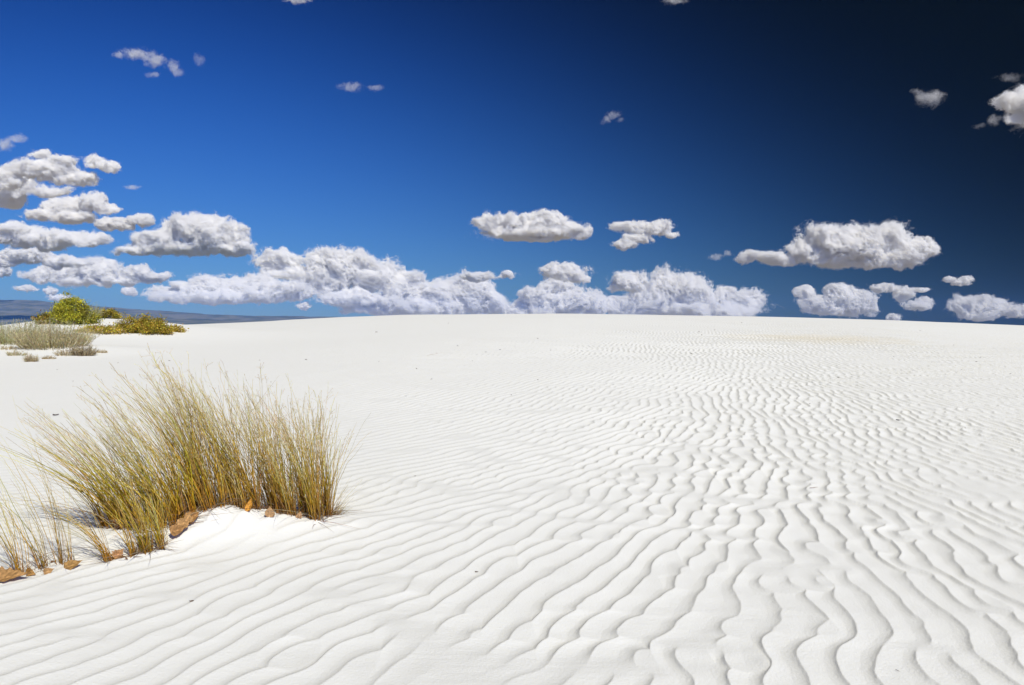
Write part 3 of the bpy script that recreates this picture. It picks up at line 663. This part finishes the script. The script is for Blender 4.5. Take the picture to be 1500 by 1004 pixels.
def cloud_field(P, E, med, seed, torn=False):
    """P (n,3): inside positive; a union of rounded puffs, bent and eaten into by billows of many sizes"""
    o = np.array([seed * 7.3, seed * 3.1, seed * 1.7])
    q = P / (med * 1.8) + o
    W = np.stack([vnoise3(q, 1), vnoise3(q, 2), vnoise3(q, 3)], 1) - .5
    Q = P + W * med * np.array([1.3, 1.3, .8])
    F = np.full(len(P), -9.0)
    for (cx, cy, cz, rx, ry, rz) in E:
        f = 1 - np.sqrt(((Q[:, 0] - cx) / rx)**2 + ((Q[:, 1] - cy) / ry)**2 + ((Q[:, 2] - cz) / rz)**2)
        h = np.maximum(.2 - np.abs(F - f), 0) / .2; F = np.maximum(F, f) + h * h * .05
    F = np.minimum(F, .6)
    m = F > -.55; R_ = np.full(len(P), -1.0)
    q = Q[m] / med; n = 0
    calm = .30 + 1.35 * ss(.25, .75, vnoise3(q * .45 + 9, 9)) * (.45 + .55 * ss(-.6, .3, q[:, 2]))   # crisp crowns, smoother flanks and bases
    for k, (fr, w) in enumerate(((1.3, .48), (2.7, .46), (5.6, .42), (11.5, .34), (23, .20))):
        if k >= 2: w = w * calm
        v = vnoise3(q * fr + o * (k + 1), 4 + k)
        n = n + w * ((.30 - np.abs(v - .5) * 1.6) if k in (1, 2, 3) else (v - .5))     # rounded billows with creases
    R_[m] = F[m] + n * (1.9 if torn else 1.30) - (.12 if torn else .03)
    return R_
def cloud(label, ells, seed, sig=11.0, wisp=False, D=None, group=None):
    """ells: the cloud's puffs (px, py, half width, half height) as seen from the viewer, set out at the cloud's own distance"""
    r = np.random.default_rng(seed)
    ells = np.array(ells, float)
    yb = (ells[:, 1] + ells[:, 3]).max()
    if D is None: D = float(np.clip(760.0 / max((476 - yb) / FPX, .004), 2600, 42000))
    s = D / FPX
    big = ells[np.argmax(ells[:, 2] * ells[:, 3])]; c0 = px_dir(big[0], big[1]) * D
    med = float(np.median(ells[:, 3])) * s; hmax = ells[:, 3].max() * s
    E = []
    for (px, py, rx, ry) in ells:
        c = px_dir(px, py) * D; c = c * (1 + r.uniform(-.22, .22) * rx * s / D) - c0
        E.append((*c, rx * s * (.98 + .2 * ry / rx), max(rx * .5, ry * 1.1) * s * 1.1, ry * s * 1.16))
    E = np.array(E)
    lo = (E[:, :3] - E[:, 3:] * 1.6).min(0); hi = (E[:, :3] + E[:, 3:] * 1.6).max(0)
    vs = s * float(np.clip(med / s / 5.0, .7, 1.35))
    dim = np.ceil((hi - lo) / vs).astype(int) + 3
    g = np.stack(np.meshgrid(*[lo[i] + np.arange(dim[i]) * vs for i in range(3)], indexing='ij'), -1).reshape(-1, 3)
    F = np.full(len(g), -1.0)
    near = np.zeros(len(g), bool)
    for e in E: near |= (((g - e[:3]) / e[3:])**2).sum(1) < 2.7
    F[near] = cloud_field(g[near], E, med, seed, wisp); F = F.reshape(dim)
    for ax in range(3):
        sl = [slice(None)] * 3; sl[ax] = 0; F[tuple(sl)] = -1; sl[ax] = -1; F[tuple(sl)] = -1
    shells = []
    for iso, sg in (((.03, .05), (.15, .25), (.28, 1.2)) if not wisp else ((.04, .018), (.22, .035), (.42, .07))):
        if (F > iso).sum() < 30: continue
        V, Q = surface_net(F, iso); shells.append((V * vs + lo, Q, sg * sig / hmax))
    V, Q, d = shells[0]
    o = mesh_obj('cloud', V, Q, cloud_mat(d), smooth=True); o.location = c0
    for V, Q, d in shells[1:]: mesh_obj('dense_core', V, Q, cloud_mat(d), o, smooth=True)
    return tag(o, label, 'cloud', group)
CL = []   # label, puffs, seed, density, wisp
def K(label, ells, seed, sig=11.0, wisp=False): cloud(label, ells, seed, sig, wisp)
K('thin ragged wisp of cloud high at the far left edge', [(4, 211, 16, 8), (28, 202, 14, 6)], 1, 4, True)
K('long pale cloud with a pointed right end, topmost of the stack at the left edge', [(60, 225, 17, 6), (90, 235, 20, 8), (138, 236, 14, 9), (160, 243, 16, 8), (60, 249, 42, 13), (108, 261, 34, 10), (5, 262, 30, 14)], 2, 9)
K('grey bottomed cloud cut off by the left edge above the flat clouds', [(20, 276, 34, 14), (66, 282, 32, 8), (15, 295, 26, 10), (-30, 280, 30, 20)], 3, 11)
K('grey rounded cloud leaning up to the right, below the pointed pale one', [(105, 304, 38, 14), (137, 297, 18, 12), (160, 306, 20, 9), (62, 315, 28, 8), (105, 318, 38, 7)], 4, 9)
K('small cloud linking the grey rounded cloud and the large white one', [(170, 329, 24, 9), (206, 322, 20, 8)], 5, 8)
K('large white cloud with a grey belly and long flat foot, left of centre', [(285, 333, 44, 17), (318, 345, 40, 17), (350, 338, 14, 9), (232, 347, 36, 12), (265, 363, 72, 9), (340, 364, 38, 10), (205, 368, 36, 6)], 6, 12)
K('long flat white cloud at the left edge above the darker flat one', [(15, 341, 42, 13), (62, 352, 50, 11), (125, 350, 36, 9)], 7, 10)
K('darker flat cloud at the left edge, second above the horizon bank', [(30, 375, 38, 9), (90, 384, 32, 8), (5, 383, 30, 8)], 8, 9)
K('tiny cloud puff touching the left edge under the flat clouds', [(2, 397, 14, 8)], 9, 7)
K('white heaped cloud above the yellow flowered bush', [(98, 401, 42, 14), (142, 396, 34, 14), (60, 405, 26, 9), (168, 406, 24, 11), (125, 412, 40, 8), (185, 412, 26, 6)], 10, 12)
K('short cloud between the two heaped clouds near the left horizon', [(205, 402, 24, 10), (232, 407, 18, 7)], 11, 10)
K('long low heap of white cloud above the left end of the dune', [(300, 423, 38, 15), (242, 429, 24, 9), (348, 425, 38, 14), (390, 424, 36, 13), (430, 428, 28, 10), (320, 436, 80, 8), (258, 434, 40, 8), (270, 420, 26, 9)], 12, 12)
K('flat thin cloud scrap low at the left over the grey bushes', [(38, 423, 14, 4), (74, 427, 8, 6), (88, 437, 18, 4)], 13, 7)
K('small low puff between the bush and the dune above the hills', [(190, 427, 12, 6), (445, 449, 1, 1)][:1], 14, 7)
K('tiny white puff alone just above the blue hills', [(445, 449, 9, 6)], 15, 9)
K('broad towering cloud bank left of the middle, sloping down to the right', [(412, 382, 36, 13), (470, 384, 34, 17), (510, 390, 40, 20), (542, 404, 34, 22), (480, 408, 52, 16), (430, 400, 40, 12), (586, 418, 30, 20), (612, 430, 28, 20), (520, 438, 50, 11), (580, 442, 50, 13), (650, 432, 30, 20), (690, 434, 30, 24), (722, 447, 24, 16), (640, 450, 70, 13), (560, 452, 60, 8)], 16, 15)
K('white cloud clump with a dark base, tucked in front of the broad bank', [(385, 418, 28, 13), (420, 426, 34, 12), (400, 437, 32, 7)], 17, 11)
K('thin ragged cloud strip floating over the middle of the bank', [(700, 406, 22, 7), (744, 402, 13, 6)], 18, 6)
K('long white cloud alone in the blue above the middle of the dune', [(722, 330, 21, 15), (738, 322, 14, 8), (772, 328, 38, 14), (802, 326, 32, 13), (830, 335, 26, 11), (853, 342, 13, 8), (775, 342, 70, 8), (785, 349, 30, 4)], 19, 11)
K('ragged grey cloud right beside the long white one', [(914, 331, 20, 7), (940, 335, 26, 9), (963, 335, 22, 10), (935, 349, 22, 8), (914, 358, 20, 7), (985, 345, 10, 4)], 20, 7)
K('rounded grey cloud topping the heap under the long white cloud', [(828, 401, 30, 12), (812, 397, 18, 9), (846, 408, 18, 8)], 21, 9)
K('heaped white cloud resting on the dune skyline at the middle', [(815, 420, 20, 13), (790, 436, 30, 18), (830, 439, 34, 18), (870, 445, 28, 14), (765, 452, 18, 12), (810, 455, 60, 12), (900, 449, 25, 14)], 22, 15)
K('bright egg shaped cloud at the left shoulder of the right heap', [(922, 412, 26, 14), (905, 420, 14, 8)], 23, 11)
K('tall billowing cloud heap right of the middle with a long right tail', [(980, 418, 34, 20), (1006, 424, 24, 20), (950, 440, 34, 22), (975, 449, 34, 15), (1030, 440, 28, 17), (1060, 438, 28, 16), (1094, 442, 28, 15), (1040, 455, 72, 10), (940, 458, 40, 10)], 24, 15)
K('large lone grey white cloud stretched across the right of the sky', [(1215, 352, 38, 20), (1260, 356, 40, 20), (1298, 351, 30, 20), (1334, 362, 26, 12), (1357, 371, 17, 7), (1182, 367, 34, 12), (1230, 376, 60, 13), (1290, 376, 60, 14), (1130, 378, 28, 8), (1097, 378, 18, 8), (1150, 382, 30, 8)], 25, 12)
K('faint wisp trailing off the left tip of the large right cloud', [(1048, 377, 11, 4), (1068, 371, 8, 4)], 26, 2.5, True)
K('white topped cloud on the skyline below the large right cloud', [(1180, 430, 15, 9), (1195, 445, 26, 12), (1230, 432, 22, 14), (1250, 445, 30, 16), (1274, 442, 13, 10), (1215, 455, 40, 8)], 27, 12)
K('ragged grey strip of cloud with a hooked right end', [(1295, 422, 22, 6), (1322, 432, 16, 10), (1345, 424, 18, 3)], 28, 7)
K('small ragged puff just under the hooked grey strip', [(1344, 448, 20, 7), (1352, 441, 11, 6)], 29, 8)
K('small dish shaped cloud alone near the right edge', [(1390, 410, 10, 5), (1403, 414, 10, 4), (1416, 410, 9, 6)], 30, 9)
K('brownish heaped cloud cut off by the right edge at the skyline', [(1415, 448, 24, 14), (1450, 450, 26, 13), (1485, 455, 26, 9), (1435, 462, 30, 8), (1525, 455, 30, 9)], 31, 12)
K('tiny white cloud tip peeping over the dune on the right', [(1308, 466, 10, 6)], 32, 12)
K('small ragged cloud in the dark sky at the upper right', [(1350, 138, 11, 8), (1362, 143, 14, 11), (1373, 139, 7, 8)], 33, 4, True)
K('bright rounded cloud cut off by the right edge in the dark sky', [(1478, 146, 20, 12), (1497, 150, 22, 20), (1526, 162, 32, 28), (1492, 173, 15, 10)], 34, 9)
K('dim wisp below the bright rounded cloud at the right edge', [(1456, 175, 6, 8), (1433, 184, 9, 4)], 35, 2.2, True)
K('very faint wisp above the bright rounded cloud at the right edge', [(1478, 113, 18, 5)], 36, .8, True)
K('flat ragged cloud scrap high in the upper left', [(200, 80, 22, 7), (226, 88, 15, 8), (176, 82, 10, 4)], 37, 4.5, True)
K('small hooked cloud scrap right of the flat ragged one in the upper left', [(253, 97, 6, 8), (261, 106, 8, 6), (225, 109, 12, 3)], 38, 3.5, True)
K('faint upright wisp right of the hooked scrap in the upper left', [(291, 86, 6, 9)], 39, 1.6, True)
K('small flat wisp left of the middle high in the blue', [(514, 127, 15, 6), (550, 128, 11, 4)], 40, 3, True)
K('thin curved wisp high in the dark blue right of the middle', [(889, 176, 7, 6), (899, 168, 11, 5), (910, 176, 6, 3)], 41, 2, True)
K('wisp cut off by the top edge left of the middle', [(435, 0, 20, 4)], 42, 3, True)
K('wisp cut off by the top edge right of the middle', [(988, 1, 18, 4)], 43, 2, True)
K('tiny thin streak of cloud right of the stack at the left edge', [(193, 274, 12, 3)], 44, 1.6, True)

# ------------------------------------------------------------------ the air between here and the hills
hz = bpy.data.materials.new('air'); hz.use_nodes = True; t_ = hz.node_tree; t_.nodes.clear()
o_ = N(t_, 'ShaderNodeOutputMaterial'); v_ = N(t_, 'ShaderNodeVolumePrincipled')
v_.inputs['Color'].default_value = (.20, .47, 1, 1); v_.inputs['Density'].default_value = 2.7e-5; v_.inputs['Anisotropy'].default_value = -0.8
t_.links.new(v_.outputs[0], o_.inputs['Volume'])
bx = np.array([[x, y, z] for z in (-20, 425) for y in (-2000, 14500) for x in (-14500, 14500)], float)
bf = np.array([[0, 2, 3, 1], [4, 5, 7, 6], [0, 1, 5, 4], [2, 6, 7, 3], [0, 4, 6, 2], [1, 3, 7, 5]])
tag(mesh_obj('haze', bx, bf, hz, smooth=False), kind='stuff')
